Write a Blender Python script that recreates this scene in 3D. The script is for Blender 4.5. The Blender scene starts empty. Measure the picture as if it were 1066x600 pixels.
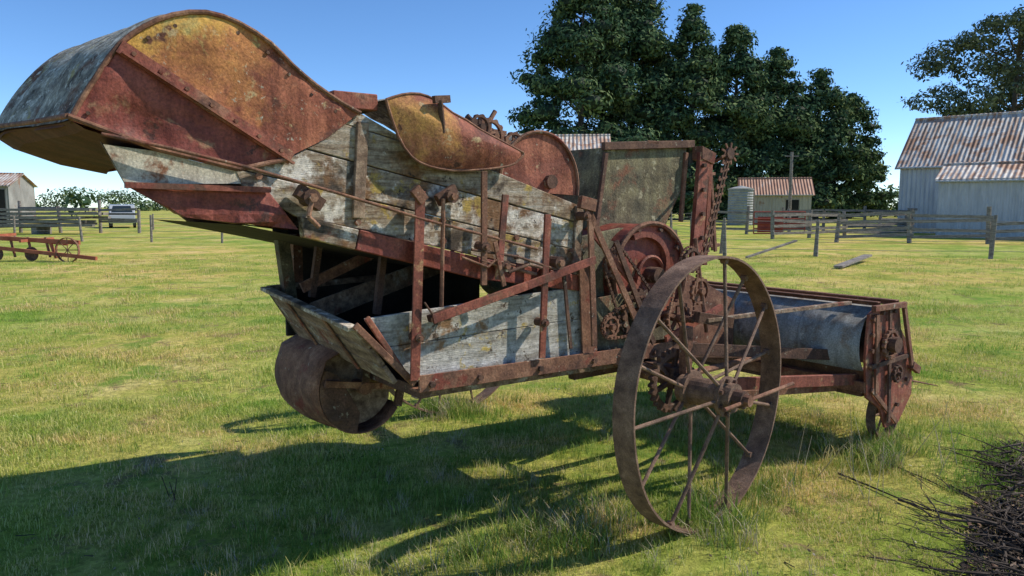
import bpy, math, random
import numpy as np
from mathutils import Vector, Matrix, noise
random.seed(7); np.random.seed(7)
R=random.uniform
COL=bpy.context.scene.collection

# ------------------------------------------------------------------ materials
def newmat(name):
    m=bpy.data.materials.new(name); m.use_nodes=True
    nt=m.node_tree; b=nt.nodes['Principled BSDF']
    return m,nt,b
def ramp(nt,stops):
    r=nt.nodes.new('ShaderNodeValToRGB'); e=r.color_ramp.elements
    while len(e)<len(stops): e.new(.5)
    for i,(p,c) in enumerate(stops):
        e[i].position=p; e[i].color=(c[0],c[1],c[2],1)
    return r
def noisen(nt,vec,scale,detail=8,rough=.6,dist=0.):
    n=nt.nodes.new('ShaderNodeTexNoise'); n.inputs['Scale'].default_value=scale
    n.inputs['Detail'].default_value=min(detail,5); n.inputs['Roughness'].default_value=rough
    n.inputs['Distortion'].default_value=dist
    nt.links.new(vec,n.inputs['Vector']); return n
def mapn(nt,src,scale=(1,1,1),loc=(0,0,0),rot=(0,0,0)):
    m=nt.nodes.new('ShaderNodeMapping'); m.inputs['Scale'].default_value=scale
    m.inputs['Location'].default_value=loc; m.inputs['Rotation'].default_value=rot
    nt.links.new(src,m.inputs['Vector']); return m.outputs[0]
def mixc(nt,fac,a,b,mode='MIX'):
    x=nt.nodes.new('ShaderNodeMix'); x.data_type='RGBA'; x.blend_type=mode
    if hasattr(fac,'is_linked'): nt.links.new(fac,x.inputs[0])
    else: x.inputs[0].default_value=fac
    for s,i in ((a,6),(b,7)):
        if isinstance(s,tuple): x.inputs[i].default_value=(s[0],s[1],s[2],1)
        else: nt.links.new(s,x.inputs[i])
    return x.outputs[2]
def math_(nt,op,a,b):
    x=nt.nodes.new('ShaderNodeMath'); x.operation=op
    for i,s in enumerate((a,b)):
        if hasattr(s,'is_linked'): nt.links.new(s,x.inputs[i])
        else: x.inputs[i].default_value=s
    return x.outputs[0]
def mat(name,stops,scale=6,stretch=(1,1,1),rough=.8,metal=0.,bump=.3,bscale=60,spots=(),rot=(0,0,0),dents=0.,wave=None,streak=0):
    m,nt,b=newmat(name)
    tc=nt.nodes.new('ShaderNodeTexCoord').outputs['Object']
    v=mapn(nt,tc,stretch,(random.random()*9,)*3,rot)
    n=noisen(nt,v,scale,9,.65,.3); r=ramp(nt,stops); nt.links.new(n.outputs[0],r.inputs[0])
    col=r.outputs[0]
    if streak:
        v4=mapn(nt,tc,(1,1,.12),(3,1,2)); n4=noisen(nt,v4,26,4,.6); r4=ramp(nt,[(.35,(.55,.5,.5)),(.5,(1,1,1)),(.68,(1.35,1.45,1.5))]); nt.links.new(n4.outputs[0],r4.inputs[0])
        col=mixc(nt,streak,col,r4.outputs[0],'MULTIPLY')
    for sp in spots:
        (c,sc,th,soft)=sp[:4]
        v2=mapn(nt,tc,(1,1,1),(random.random()*30,random.random()*30,3))
        n2=noisen(nt,v2,sc,10,.7,.2); val=n2.outputs[0]
        if len(sp)>4:
            p0,g=sp[4]
            sb=nt.nodes.new('ShaderNodeVectorMath'); sb.operation='SUBTRACT'; nt.links.new(tc,sb.inputs[0]); sb.inputs[1].default_value=p0
            dp=nt.nodes.new('ShaderNodeVectorMath'); dp.operation='DOT_PRODUCT'; nt.links.new(sb.outputs[0],dp.inputs[0]); dp.inputs[1].default_value=g
            val=math_(nt,'ADD',val,dp.outputs['Value'])
        rr=ramp(nt,[(th,(0,0,0)),(min(1,th+soft),(1,1,1))]); nt.links.new(val,rr.inputs[0])
        col=mixc(nt,rr.outputs[0],col,c)
    n3=noisen(nt,tc,bscale*1.7,3,.7); r3=ramp(nt,[(.3,(.6,.6,.6)),(.7,(1.35,1.35,1.35))]); nt.links.new(n3.outputs[0],r3.inputs[0])
    col=mixc(nt,1.0,col,r3.outputs[0],'MULTIPLY')
    nt.links.new(col,b.inputs['Base Color'])
    b.inputs['Roughness'].default_value=rough; b.inputs['Metallic'].default_value=metal
    b.inputs['Specular IOR Level'].default_value=.3
    nb=noisen(nt,v,bscale,5,.7)
    bp=nt.nodes.new('ShaderNodeBump'); bp.inputs['Strength'].default_value=bump; bp.inputs['Distance'].default_value=.01
    nt.links.new(nb.outputs[0],bp.inputs['Height']); last=bp
    if dents:
        nd=noisen(nt,tc,4.5,2,.5); b2=nt.nodes.new('ShaderNodeBump'); b2.inputs['Strength'].default_value=dents; b2.inputs['Distance'].default_value=.05
        nt.links.new(nd.outputs[0],b2.inputs['Height']); nt.links.new(bp.outputs[0],b2.inputs['Normal']); last=b2
    if wave:
        w=nt.nodes.new('ShaderNodeTexWave'); w.bands_direction=wave[0]; w.inputs['Scale'].default_value=wave[1]
        nt.links.new(tc,w.inputs['Vector']); b3=nt.nodes.new('ShaderNodeBump'); b3.inputs['Strength'].default_value=wave[2]; b3.inputs['Distance'].default_value=.06
        nt.links.new(w.outputs[0],b3.inputs['Height']); nt.links.new(last.outputs[0],b3.inputs['Normal']); last=b3
    nt.links.new(last.outputs[0],b.inputs['Normal'])
    return m
GREYL=(.45,.42,.32)
M={}
M['redpaint']=mat('red_paint',[(.25,(.065,.03,.022)),(.42,(.19,.055,.035)),(.58,(.29,.09,.055)),(.75,(.37,.2,.12))],5,rough=.65,bump=.3,dents=.35,streak=.6,
   spots=[((.13,.06,.038),3.5,.55,.06),((.42,.25,.12),12,.60,.07)])
M['hoodside']=mat('lichen_red_sheet',[(.25,(.10,.042,.03)),(.45,(.25,.075,.042)),(.6,(.35,.12,.062)),(.78,(.44,.24,.13))],4,rough=.75,bump=.4,dents=.45,streak=.8,
   spots=[((.52,.22,.07),2.4,.44,.18,((-2.2,0,2.1),(-.30,0,.25))),((.60,.34,.075),3.4,.48,.16,((-2.2,0,2.1),(-.55,0,.25))),((.50,.38,.13),6,.54,.10,((-2.2,0,2.17),(-.1,0,.9))),((.13,.05,.032),5,.58,.07),((.48,.34,.17),12,.60,.07),(GREYL,24,.62,.05)])
M['midcover']=mat('lichen_cover_sheet',[(.25,(.10,.042,.03)),(.45,(.24,.075,.045)),(.6,(.34,.12,.065)),(.78,(.42,.24,.14))],4,rough=.75,bump=.4,dents=.4,streak=.7,
   spots=[((.52,.27,.075),3.0,.48,.16,((-1.25,0,1.95),(-.55,0,.15))),((.11,.045,.03),6,.59,.06),((.48,.34,.18),12,.62,.07),(GREYL,22,.64,.05)])
M['hoodlow']=mat('deep_red_sheet',[(.25,(.065,.024,.019)),(.45,(.2,.047,.032)),(.62,(.28,.075,.046)),(.8,(.36,.16,.095))],4,rough=.55,bump=.35,dents=.9,streak=.6,
   spots=[((.31,.17,.09),5,.60,.08),((.09,.035,.025),9,.58,.06)])
M['underhood']=mat('underside_rust',[(.25,(.04,.018,.014)),(.5,(.10,.035,.025)),(.75,(.16,.065,.042))],5,rough=.8,bump=.4)
M['hoodtop']=mat('lichen_grey_sheet',[(.3,(.08,.07,.055)),(.43,(.22,.205,.17)),(.56,(.38,.365,.30)),(.72,(.58,.56,.49))],12,rough=.95,bump=1.,bscale=50,
   spots=[((.17,.075,.045),2.4,.54,.10),((.40,.34,.16),7,.58,.07),((.06,.05,.04),18,.60,.04),((.62,.60,.52),22,.56,.05)])
M['rust']=mat('rust',[(.3,(.085,.042,.03)),(.5,(.21,.10,.06)),(.65,(.31,.165,.10)),(.8,(.40,.26,.17))],9,rough=.85,bump=.4,streak=.4,
   spots=[((.19,.05,.033),6,.58,.08),((.42,.37,.28),25,.64,.05)])
M['rustdark']=mat('dark_rust',[(.3,(.05,.03,.023)),(.55,(.13,.068,.045)),(.75,(.23,.13,.08))],8,rough=.85,bump=.4,
   spots=[((.29,.25,.18),20,.62,.06)])
M['iron']=mat('rusty_wheel_iron',[(.3,(.09,.055,.04)),(.5,(.20,.12,.08)),(.7,(.32,.205,.14)),(.85,(.42,.30,.22))],12,rough=.7,metal=.05,bump=.5,bscale=90)
def woodm(name,tint=1.):
    return mat(name,[(.28,(.12,.08,.05)),(.42,(.29,.21,.14)),(.52,(.46,.37,.27)),(.66,(.67*tint,.60*tint,.49*tint))],3,stretch=(1.1,1.1,13),rot=(0,math.radians(-12),0),rough=.9,bump=1.,bscale=30,
   spots=[((.82,.75,.64),6,.53-.03*(tint-1)*10,.06),((.26,.14,.07),3.2,.52,.08),((.50,.35,.10),7,.57,.07),((.05,.035,.03),16,.61,.05),((.29,.09,.05),4,.62,.08),((.10,.075,.055),2.1,.60,.06)])
M['wood']=woodm('weathered_wood'); M['wood2']=woodm('weathered_wood_dark',.75); M['wood3']=woodm('weathered_wood_pale',1.1)
M['woodgrey']=mat('grey_painted_board',[(.28,(.22,.18,.14)),(.42,(.38,.35,.29)),(.55,(.54,.51,.45)),(.72,(.69,.66,.59))],3,stretch=(1.2,1.2,10),rough=.85,bump=.8,bscale=28,
   spots=[((.28,.16,.08),3.6,.57,.07),((.52,.38,.11),7,.58,.06),((.09,.06,.04),15,.60,.05),((.14,.11,.08),2.5,.62,.05)])
M['woodbrown']=mat('brown_board',[(.3,(.10,.06,.042)),(.5,(.25,.165,.11)),(.7,(.40,.29,.20))],3,stretch=(8,1.2,8),rough=.9,bump=.7,bscale=25,
   spots=[((.46,.41,.33),7,.56,.08),((.22,.07,.045),5,.58,.1)])
M['moss']=mat('mossy_iron',[(.3,(.065,.058,.04)),(.5,(.165,.14,.085)),(.7,(.27,.235,.125))],8,rough=.95,bump=.6,streak=.5,
   spots=[((.22,.095,.055),4,.55,.1),((.38,.34,.22),18,.60,.06)])
M['cream']=mat('cream_panel',[(.3,(.30,.25,.17)),(.5,(.48,.42,.32)),(.7,(.57,.52,.41))],4,rough=.8,bump=.3,streak=.4,spots=[((.24,.11,.06),6,.57,.08)])
M['galv']=mat('galvanised_sheet',[(.3,(.16,.155,.145)),(.5,(.27,.265,.25)),(.7,(.38,.375,.36))],4,stretch=(1,3,1),rough=.7,metal=.0,bump=.15,dents=.5,
   spots=[((.22,.15,.10),4,.53,.14),((.44,.43,.39),16,.60,.06),((.13,.11,.10),2,.56,.08)])
M['black']=mat('painted_shade_timber',[(.3,(.02,.016,.014)),(.7,(.06,.048,.038))],6)  # near-black colour paints in the shade on the machine's inner faces

# ------------------------------------------------------------------ mesh builder
class MB:
    def __init__(s): s.v=[];s.f=[];s.m=[];s.mats=[]
    def mi(s,m):
        if m not in s.mats: s.mats.append(m)
        return s.mats.index(m)
    def add(s,vs,fs,m):
        o=len(s.v); s.v+= [tuple(p) for p in vs]; k=s.mi(m)
        for f in fs: s.f.append([i+o for i in f]); s.m.append(k)
    def prism(s,pts,y0,y1,m):
        n=len(pts); v=[(p[0],y0,p[1]) for p in pts]+[(p[0],y1,p[1]) for p in pts]
        a=sum(pts[i][0]*pts[(i+1)%n][1]-pts[(i+1)%n][0]*pts[i][1] for i in range(n))
        f=[list(range(n)),list(range(2*n-1,n-1,-1))]+[[(i+1)%n,i,i+n,(i+1)%n+n] for i in range(n)]
        if a<0: f=[x[::-1] for x in f]
        s.add(v,f,m)
    def xprism(s,pts,x0,x1,m):
        n=len(pts); v=[(x0,p[0],p[1]) for p in pts]+[(x1,p[0],p[1]) for p in pts]
        s.add(v,[list(range(n)),list(range(2*n-1,n-1,-1))]+[[(i+1)%n,i,i+n,(i+1)%n+n] for i in range(n)],m)
    def box(s,a,b,m):
        x0,y0,z0=a;x1,y1,z1=b
        s.prism([(x0,z0),(x1,z0),(x1,z1),(x0,z1)],y0,y1,m)
    def beam(s,p,q,w,h,m,up=(0,0,1)):
        p=Vector(p);q=Vector(q);d=(q-p).normalized(); u=Vector(up)
        if abs(d.dot(u))>.95: u=Vector((1,0,0))
        a=d.cross(u).normalized(); u=a.cross(d)
        v=[]
        for c in (p,q):
            for i,j in ((-1,-1),(1,-1),(1,1),(-1,1)): v.append(c+a*i*w/2+u*j*h/2)
        s.add(v,[[0,1,2,3],[7,6,5,4],[1,0,4,5],[2,1,5,6],[3,2,6,7],[0,3,7,4]],m)
    def angle(s,p,q,sz,m,t=.008,flip=1):
        p=Vector(p);q=Vector(q); d=(q-p).normalized(); u=Vector((0,0,1)) if abs(d.z)<.9 else Vector((1,0,0))
        a=d.cross(u).normalized(); u=a.cross(d)
        s.beam(p,q,t,sz,m)
        o=u*(sz/2-t/2)*flip - a*(sz/2+t/2+.0005)
        s.beam(p+o,q+o,sz,t,m)
    def tube(s,p,q,r,m,n=8,r2=None):
        p=Vector(p);q=Vector(q); r2=r if r2 is None else r2
        if (q-p).length<1e-6: return
        d=(q-p).normalized(); u=Vector((0,0,1)) if abs(d.z)<.9 else Vector((1,0,0))
        a=d.cross(u).normalized(); b=d.cross(a)
        v=[]
        for c,rr in ((p,r),(q,r2)):
            for i in range(n):
                t=i*2*math.pi/n; v.append(c+a*rr*math.cos(t)+b*rr*math.sin(t))
        f=[[i,(i+1)%n,(i+1)%n+n,i+n] for i in range(n)]+[list(range(n))[::-1],list(range(n,2*n))]
        s.add(v,f,m)
    def path(s,pts,r,m,n=6):
        for a,b in zip(pts[:-1],pts[1:]): s.tube(a,b,r,m,n)
    def cyl(s,c,r,y0,y1,m,n=32,a0=0,a1=360,cap=True,r2=None):
        full=(a1-a0)>=360; k=n if full else n+1; r2=r2 or r
        v=[]
        for y,rr in ((y0,r),(y1,r2)):
            for i in range(k):
                t=math.radians(a0+(a1-a0)*i/n); v.append((c[0]+rr*math.cos(t),y,c[1]+rr*math.sin(t)))
        f=[[i,(i+1)%k,(i+1)%k+k,i+k] for i in range(k if full else k-1)]
        if cap: f+=[list(range(k)),list(range(k,2*k))[::-1]]
        s.add(v,f,m)
    def gear(s,c,y,r,m,teeth=18,t=.02,spokes=5):
        n=teeth*4; v=[]; f=[]
        for yy in (y,y+t):
            for i in range(n):
                a=i*2*math.pi/n; ro=r*(1.0 if i%4 in(0,1) else .9)
                v.append((c[0]+ro*math.cos(a),yy,c[1]+ro*math.sin(a)))
            for i in range(n):
                a=i*2*math.pi/n; v.append((c[0]+r*.74*math.cos(a),yy,c[1]+r*.74*math.sin(a)))
        for i in range(n):
            j=(i+1)%n
            f+=[[i,j,n+j,n+i],[2*n+j,2*n+i,3*n+i,3*n+j],[i,2*n+i,2*n+j,j],[n+j,3*n+j,3*n+i,n+i]]
        s.add(v,f,m)
        s.cyl(c,r*.24,y-t,y+2*t,m,12)
        for i in range(spokes):
            a=i*2*math.pi/spokes+.3
            s.beam((c[0]+r*.1*math.cos(a),y+t/2,c[1]+r*.1*math.sin(a)),(c[0]+r*.8*math.cos(a),y+t/2,c[1]+r*.8*math.sin(a)),t*.8,r*.13,m,up=(0,1,0))
    def chain(s,c1,r1,c2,r2,y,m,link=.022):
        a=Vector(c1);b=Vector(c2); d=b-a; L=d.length; base=math.atan2(d.y,d.x); al=math.acos((r1-r2)/L); pts=[]
        for i in range(13):
            t=base+al+(2*math.pi-2*al)*i/12; pts.append((a.x+r1*math.cos(t),y,a.y+r1*math.sin(t)))
        for i in range(13):
            t=base-al+2*al*i/12; pts.append((b.x+r2*math.cos(t),y,b.y+r2*math.sin(t)))
        pts.append(pts[0])
        for p,q in zip(pts[:-1],pts[1:]):
            p=Vector(p);q=Vector(q); k=max(1,int((q-p).length/link))
            for i in range(k):
                x=p.lerp(q,i/k);z=p.lerp(q,(i+.75)/k); s.beam(x,z,.016 if i%2 else .010,.012,m,up=(0,1,0))
    def bolt(s,c,m,r=.012,l=.015):
        s.cyl((c[0],c[2]),r,c[1]-l,c[1],m,6)
    def loft(s,A,B,m,k=8,jit=0.):
        n=len(A); v=[]
        for j in range(k+1):
            t=j/k
            for a,b in zip(A,B):
                p=Vector(a).lerp(Vector(b),t)
                if jit and 0<j<k:
                    w=noise.noise_vector(p*3.1)*jit; p=p+w
                v.append(p)
        f=[[j*n+i,j*n+i+1,(j+1)*n+i+1,(j+1)*n+i] for j in range(k) for i in range(n-1)]
        s.add(v,f,m)
    def build(s,name,parent=None,bevel=0,smooth=False):
        me=bpy.data.meshes.new(name); me.from_pydata(s.v,[],s.f)
        for m in s.mats: me.materials.append(m)
        me.polygons.foreach_set('material_index',s.m); me.update()
        o=bpy.data.objects.new(name,me); COL.objects.link(o)
        if parent: o.parent=parent
        if smooth: me.polygons.foreach_set('use_smooth',[True]*len(me.polygons))
        if bevel:
            b=o.modifiers.new('b','BEVEL'); b.width=bevel; b.segments=1; b.limit_method='ANGLE'; b.angle_limit=math.radians(50)
        return o
def empty(name,loc=(0,0,0),rz=0.):
    e=bpy.data.objects.new(name,None); COL.objects.link(e); e.location=loc; e.rotation_euler=(0,0,rz); e.empty_display_size=.2; return e
def clip(poly,a,b,c):
    out=[]
    for i in range(len(poly)):
        p=poly[i];q=poly[(i+1)%len(poly)]
        fp=a*p[0]+b*p[1]-c; fq=a*q[0]+b*q[1]-c
        if fp<=0: out.append(p)
        if fp*fq<0:
            t=fp/(fp-fq); out.append((p[0]+t*(q[0]-p[0]),p[1]+t*(q[1]-p[1])))
    return out
def boards(mb,poly,slope,bw,y0,y1,mats,gap=.005):
    a,b=-slope,1; L=math.hypot(a,b); a/=L;b/=L
    vals=[a*p[0]+b*p[1] for p in poly]; c=min(vals); k=0
    while c<max(vals):
        q=clip(poly,a,b,c+bw-gap); q=clip(q,-a,-b,-c)
        if len(q)>=3:
            dy=R(-.005,.005); mb.prism(q,y0+dy,y1+dy,mats[k%len(mats)])
        c+=bw; k+=1
def dens(p,k=3):
    out=[]; n=len(p)
    for i in range(n-1):
        p0=p[max(i-1,0)];p1=p[i];p2=p[i+1];p3=p[min(i+2,n-1)]
        for j in range(k):
            t=j/k
            out.append(tuple(.5*((2*p1[c])+(-p0[c]+p2[c])*t+(2*p0[c]-5*p1[c]+4*p2[c]-p3[c])*t*t+(-p0[c]+3*p1[c]-3*p2[c]+p3[c])*t**3) for c in (0,1)))
    return out+[p[-1]]
def wavysheet(mb,poly,y,m,step=.03,amp=.012,seed=0.):
    """flat polygon cut into a grid and gently buckled"""
    import bmesh
    xs=[p[0] for p in poly]
    bm=bmesh.new(); vs=[bm.verts.new((p[0],y,p[1])) for p in poly]; bm.faces.new(vs)
    x0,x1=min(xs),max(xs); z0,z1=min(p[1] for p in poly),max(p[1] for p in poly)
    k=x0+step
    while k<x1:
        bmesh.ops.bisect_plane(bm,geom=bm.verts[:]+bm.edges[:]+bm.faces[:],plane_co=(k,0,0),plane_no=(1,0,0)); k+=step
    k=z0+step
    while k<z1:
        bmesh.ops.bisect_plane(bm,geom=bm.verts[:]+bm.edges[:]+bm.faces[:],plane_co=(0,0,k),plane_no=(0,0,1)); k+=step
    bm.verts.index_update(); v=[]
    for q in bm.verts:
        q_=q.co; b=q.is_boundary; n=noise.noise(Vector((q_.x*5+seed,1.3,q_.z*5)))+.5*noise.noise(Vector((q_.x*13+seed,2,q_.z*13)))
        v.append((q_.x,q_.y-(0 if b else amp*n),q_.z))
    mb.add(v,[[w.index for w in f.verts] for f in bm.faces],m); bm.free()

# ------------------------------------------------------------------ THE HARVESTER
HV=empty('antique_harvester',(0.93,3.60,0),math.radians(37))
N,FY=.45,2.0
near=[(-2.58,1.87),(-2.55,1.93),(-2.49,2.03),(-2.43,2.12),(-2.35,2.19),(-2.26,2.24),(-2.15,2.265),(-2.04,2.245),(-1.93,2.19),(-1.85,2.12),(-1.76,2.055),(-1.66,2.00),(-1.58,1.965)]
far=[(-2.72,1.93),(-2.68,2.03),(-2.60,2.16),(-2.50,2.28),(-2.40,2.36),(-2.28,2.41),(-2.15,2.43),(-2.02,2.40),(-1.90,2.34),(-1.80,2.25),(-1.72,2.17),(-1.64,2.09),(-1.58,2.03)]
h=MB()
h.loft([(x,N-.01,z+.006) for x,z in dens(near)],[(x,FY,z) for x,z in dens(far)],M['hoodtop'],16,.035)
h.loft([(x,N+.01,z-.008) for x,z in dens(near)],[(x+.012,FY,z-.014) for x,z in dens(far)],M['underhood'],16,.035)
o=h.build('hood_top',HV,smooth=True)
h=MB()
bot=[(-1.59,1.96),(-1.72,1.86),(-1.88,1.78),(-2.07,1.73),(-2.34,1.79)]
side=dens(near)+bot
def lineclip(poly,p,q,keep):
    a=(q[1]-p[1]); b=-(q[0]-p[0]); c=a*p[0]+b*p[1]
    return clip(poly,a*keep,b*keep,c*keep)
P,Q=(-2.42,2.11),(-1.88,1.78)
up=lineclip(side,P,Q,-1); lo=lineclip(side,P,Q,1)
za=sum(z for _,z in up)/len(up); zb=sum(z for _,z in lo)/len(lo)
if za<zb: up,lo=lo,up
wavysheet(h,up,N,M['hoodside'],.035,.010,1.); wavysheet(h,lo,N+.001,M['hoodlow'],.035,.024,5.)
o=h.build('hood_side',HV,smooth=True)
h=MB()
h.beam((-2.43,N-.012,2.115),(-1.87,N-.012,1.775),.012,.045,M['redpaint'],up=(.55,0,.83))
h.beam((-2.425,N-.024,2.095),(-1.865,N-.024,1.757),.02,.008,M['redpaint'],up=(.55,0,.83))
for i in range(7):
    t=(i+.5)/7; h.bolt((-2.43+.56*t,N-.018,2.118-.34*t),M['rust'],.008,.01)
nd=dens(near,1)
for i,(x,z) in enumerate(nd[1:-1]):
    h.bolt((x+(-2.15-x)*.05,N,z-.035),M['rustdark'],.007,.006)
h.path([(x,N-.004,z) for x,z in dens(near,2)],.009,M['rust'],8)
h.path([(-1.88,N-.02,1.775),(-2.07,N-.03,1.73),(-2.34,N-.03,1.79),(-2.59,N-.03,1.88),(-2.66,.95,1.90),(-2.72,1.5,1.93),(-2.74,FY,1.94)],.009,M['rust'],8)
A=[(-2.58,N,1.87),(-2.54,N,1.845),(-2.42,N,1.81),(-2.34,N,1.79)]
B=[(-2.72,FY,1.93),(-2.64,FY,1.87),(-2.45,FY,1.80),(-2.25,FY,1.76)]
h.loft(A,B,M['underhood'],8,.02)
h.prism(far+[(-1.60,1.9),(-2.25,1.77)],FY,FY+.006,M['hoodlow'])
h.build('hood_trim',HV)
h=MB()
h.prism([(-2.49,1.80),(-2.34,1.785),(-2.07,1.725),(-2.05,1.68),(-2.30,1.675),(-2.43,1.67)],N+.01,N+.03,M['cream'])
h.loft([(-2.50,N+.01,1.81),(-2.43,N+.01,1.67),(-2.05,N+.01,1.66)],[(-2.1,FY,1.80),(-2.08,FY,1.70),(-2.05,FY,1.68)],M['cream'],4)
h.build('chute_floor',HV)
h=MB()
wavysheet(h,[(-2.43,1.665),(-1.96,1.655),(-1.85,1.51),(-2.25,1.56)],N-.01,M['hoodlow'],.03,.02,9.)
h.loft([(-2.43,N,1.665),(-2.25,N,1.56),(-1.87,N,1.51)],[(-2.05,FY,1.70),(-1.95,FY,1.58),(-1.87,FY,1.51)],M['hoodlow'],6,.02)
h.beam((-2.44,N-.03,1.668),(-1.96,N-.03,1.658),.025,.02,M['redpaint'])
h.build('chute_tray',HV)

h=MB()
wood=[(-2.07,1.725),(-1.88,1.775),(-1.72,1.86),(-1.58,1.97),(-1.30,1.84),(-.90,1.75),(-.40,1.60),(-.36,1.25),(-1.00,1.37),(-1.55,1.50),(-1.85,1.56),(-2.05,1.675)]
boards(h,wood,-.215,.135,N+.008,N+.03,[M['wood'],M['wood3'],M['wood2'],M['wood']],.005)
h.beam((-1.60,N-.002,1.55),(-1.57,N-.002,1.93),.018,.05,M['woodbrown'],up=(1,0,0)); h.beam((-.43,N-.002,1.26),(-.41,N-.002,1.6),.018,.05,M['woodbrown'],up=(1,0,0))
for x in (-1.99,-1.6,-1.2,-.8,-.46):
    for k in range(2): h.bolt((x,N+.004,1.62-(x+2)*.215+k*.09),M['rust'],.01,.012)
h.build('upper_body_planks',HV,bevel=.003)
h=MB()
h.prism([(-1.84,1.56),(-1.6,1.505),(-1.62,1.425),(-1.83,1.48)],N-.012,N+.03,M['wood3'])
h.prism([(-1.596,1.505),(-1.00,1.365),(-.36,1.245),(-.37,1.17),(-1.01,1.27),(-1.616,1.425)],N-.012,N+.03,M['hoodlow'])
bt=[(-2.05,1.52),(-1.6,1.42),(-1.0,1.28),(-.36,1.17)]
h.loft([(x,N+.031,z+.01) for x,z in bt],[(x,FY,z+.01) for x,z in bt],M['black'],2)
h.prism(wood,FY,FY+.02,M['woodbrown'])
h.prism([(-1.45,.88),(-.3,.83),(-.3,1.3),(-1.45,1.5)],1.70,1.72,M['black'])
h.build('upper_body_sill',HV,bevel=.003)
h=MB()
tp=[(-1.58,1.955),(-1.30,1.83),(-.90,1.74),(-.40,1.59)]
h.loft([(x,N+.031,z) for x,z in tp],[(x,FY,z) for x,z in tp],M['woodbrown'],2)
h.box((-1.69,N+.0,1.98),(-1.50,N+.5,2.045),M['redpaint'])
h.box((-1.66,N+.02,1.9),(-1.62,N+.05,1.98),M['woodbrown'])
h.build('top_deck',HV,bevel=.004)

h=MB()
mid=dens([(-1.49,2.02),(-1.42,2.045),(-1.34,2.055),(-1.26,2.035),(-1.18,1.99),(-1.11,1.965),(-1.04,1.93),(-.92,1.885),(-.80,1.84)],2)
midb=dens([(-.80,1.83),(-.85,1.79),(-.93,1.77),(-1.06,1.755),(-1.19,1.75),(-1.30,1.765),(-1.38,1.80),(-1.44,1.88),(-1.485,2.0)],2)
cx,cz=-1.15,1.89
ring=mid+midb
v=[];f=[]
K=8
for k in range(K+1):
    t=k/K; bul=.05*(1-t*t)
    for (x,z) in ring:
        px,pz=cx+(x-cx)*t,cz+(z-cz)*t; v.append((px,.40-bul-.014*noise.noise(Vector((px*7,3,pz*7)))*(1-t**4),pz))
n=len(ring)
for k in range(K):
    for i in range(n): f.append([k*n+i,k*n+(i+1)%n,(k+1)*n+(i+1)%n,(k+1)*n+i])
h.add(v,f,M['midcover'])
h.loft([(x,.40,z) for x,z in mid],[(x+.02,1.2,z+.05) for x,z in mid],M['hoodtop'],6,.02)
h.build('middle_cover',HV,smooth=True)
h=MB(); h.path([(x,.398,z) for x,z in ring+[ring[0]]],.006,M['rust'])
h.tube((-1.27,.35,2.03),(-1.25,.36,1.90),.012,M['rustdark']); h.beam((-1.30,.35,2.03),(-1.22,.36,2.04),.02,.03,M['rustdark'])
h.build('middle_cover_trim',HV)
h=MB()
def arc(cx,cz,rx,rz,a0,a1,n=16):
    return [(cx+rx*math.cos(math.radians(a0+(a1-a0)*i/n)),cz+rz*math.sin(math.radians(a0+(a1-a0)*i/n))) for i in range(n+1)]
ar=arc(-.54,1.70,.25,.265,185,-10,24)
wavysheet(h,ar,.60,M['midcover'],.04,.01,3.)
h.loft([(x,.598,z) for x,z in ar],[(x,1.3,z+.02) for x,z in ar],M['hoodtop'],6,.01)
h.path([(x,.594,z) for x,z in ar],.009,M['rust'])
h.cyl((-.48,1.72),.035,.57,.6,M['rustdark'],12)
h.build('fan_cover',HV)
h=MB()
h.gear((-.80,1.93),.75,.10,M['rustdark'],14,.03); h.gear((-.72,1.95),.9,.085,M['rust'],12,.03)
h.tube((-.8,.6,1.93),(-.8,1.5,1.93),.015,M['rust']); h.beam((-.86,.74,1.78),(-.80,.74,1.93),.03,.03,M['rust']); h.beam((-1.0,.8,2.0),(-.6,.8,1.97),.012,.02,M['rust'])
h.tube((-.98,.8,1.97),(-.7,.85,2.03),.01,M['rust']); h.gear((-.92,1.94),.85,.07,M['rustdark'],10,.03)
h.gear((-.78,1.94),.68,.085,M['rust'],12,.02); h.tube((-.88,.7,1.86),(-.74,.7,2.06),.012,M['rust']); h.tube((-.84,.8,2.04),(-.66,.8,1.9),.014,M['rustdark'])
h.gear((-.88,1.97),.62,.06,M['rustdark'],10,.02); h.beam((-.95,.66,1.86),(-.62,.66,1.90),.02,.05,M['rustdark']); h.gear((-.68,1.90),.62,.06,M['rust'],10,.02)
h.build('top_gears',HV)

h=MB()
hp=[(.10,1.93),(.81,1.975),(.76,1.69),(.60,1.44),(.02,1.47)]
h.prism(hp,.80,.82,M['moss']); h.prism(hp,1.45,1.47,M['moss'])
h.loft([(.10,.80,1.93),(.02,.80,1.47)],[(.10,1.47,1.93),(.02,1.47,1.47)],M['moss'],2)
h.loft([(.81,.80,1.97),(.76,.80,1.69),(.60,.80,1.44)],[(.81,1.47,1.97),(.76,1.47,1.69),(.60,1.47,1.44)],M['moss'],2)
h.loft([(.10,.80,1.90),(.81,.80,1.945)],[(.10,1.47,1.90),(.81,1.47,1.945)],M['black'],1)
h.beam((.07,.785,1.935),(.85,.785,1.985),.03,.045,M['rustdark'])
h.beam((.10,.79,1.9),(.03,.79,1.47),.02,.03,M['rustdark']); h.beam((.79,.79,1.93),(.755,.79,1.5),.02,.03,M['rust'])
h.box((.42,.77,1.965),(.52,.80,1.985),M['rust'])
h.build('grain_hopper',HV,bevel=.003)
h=MB()
h.beam((.90,.74,1.93),(.84,.74,1.22),.03,.10,M['redpaint'],up=(1,0,0)); h.beam((.99,.76,1.90),(.96,.76,1.22),.02,.035,M['midcover'],up=(1,0,0))
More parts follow.
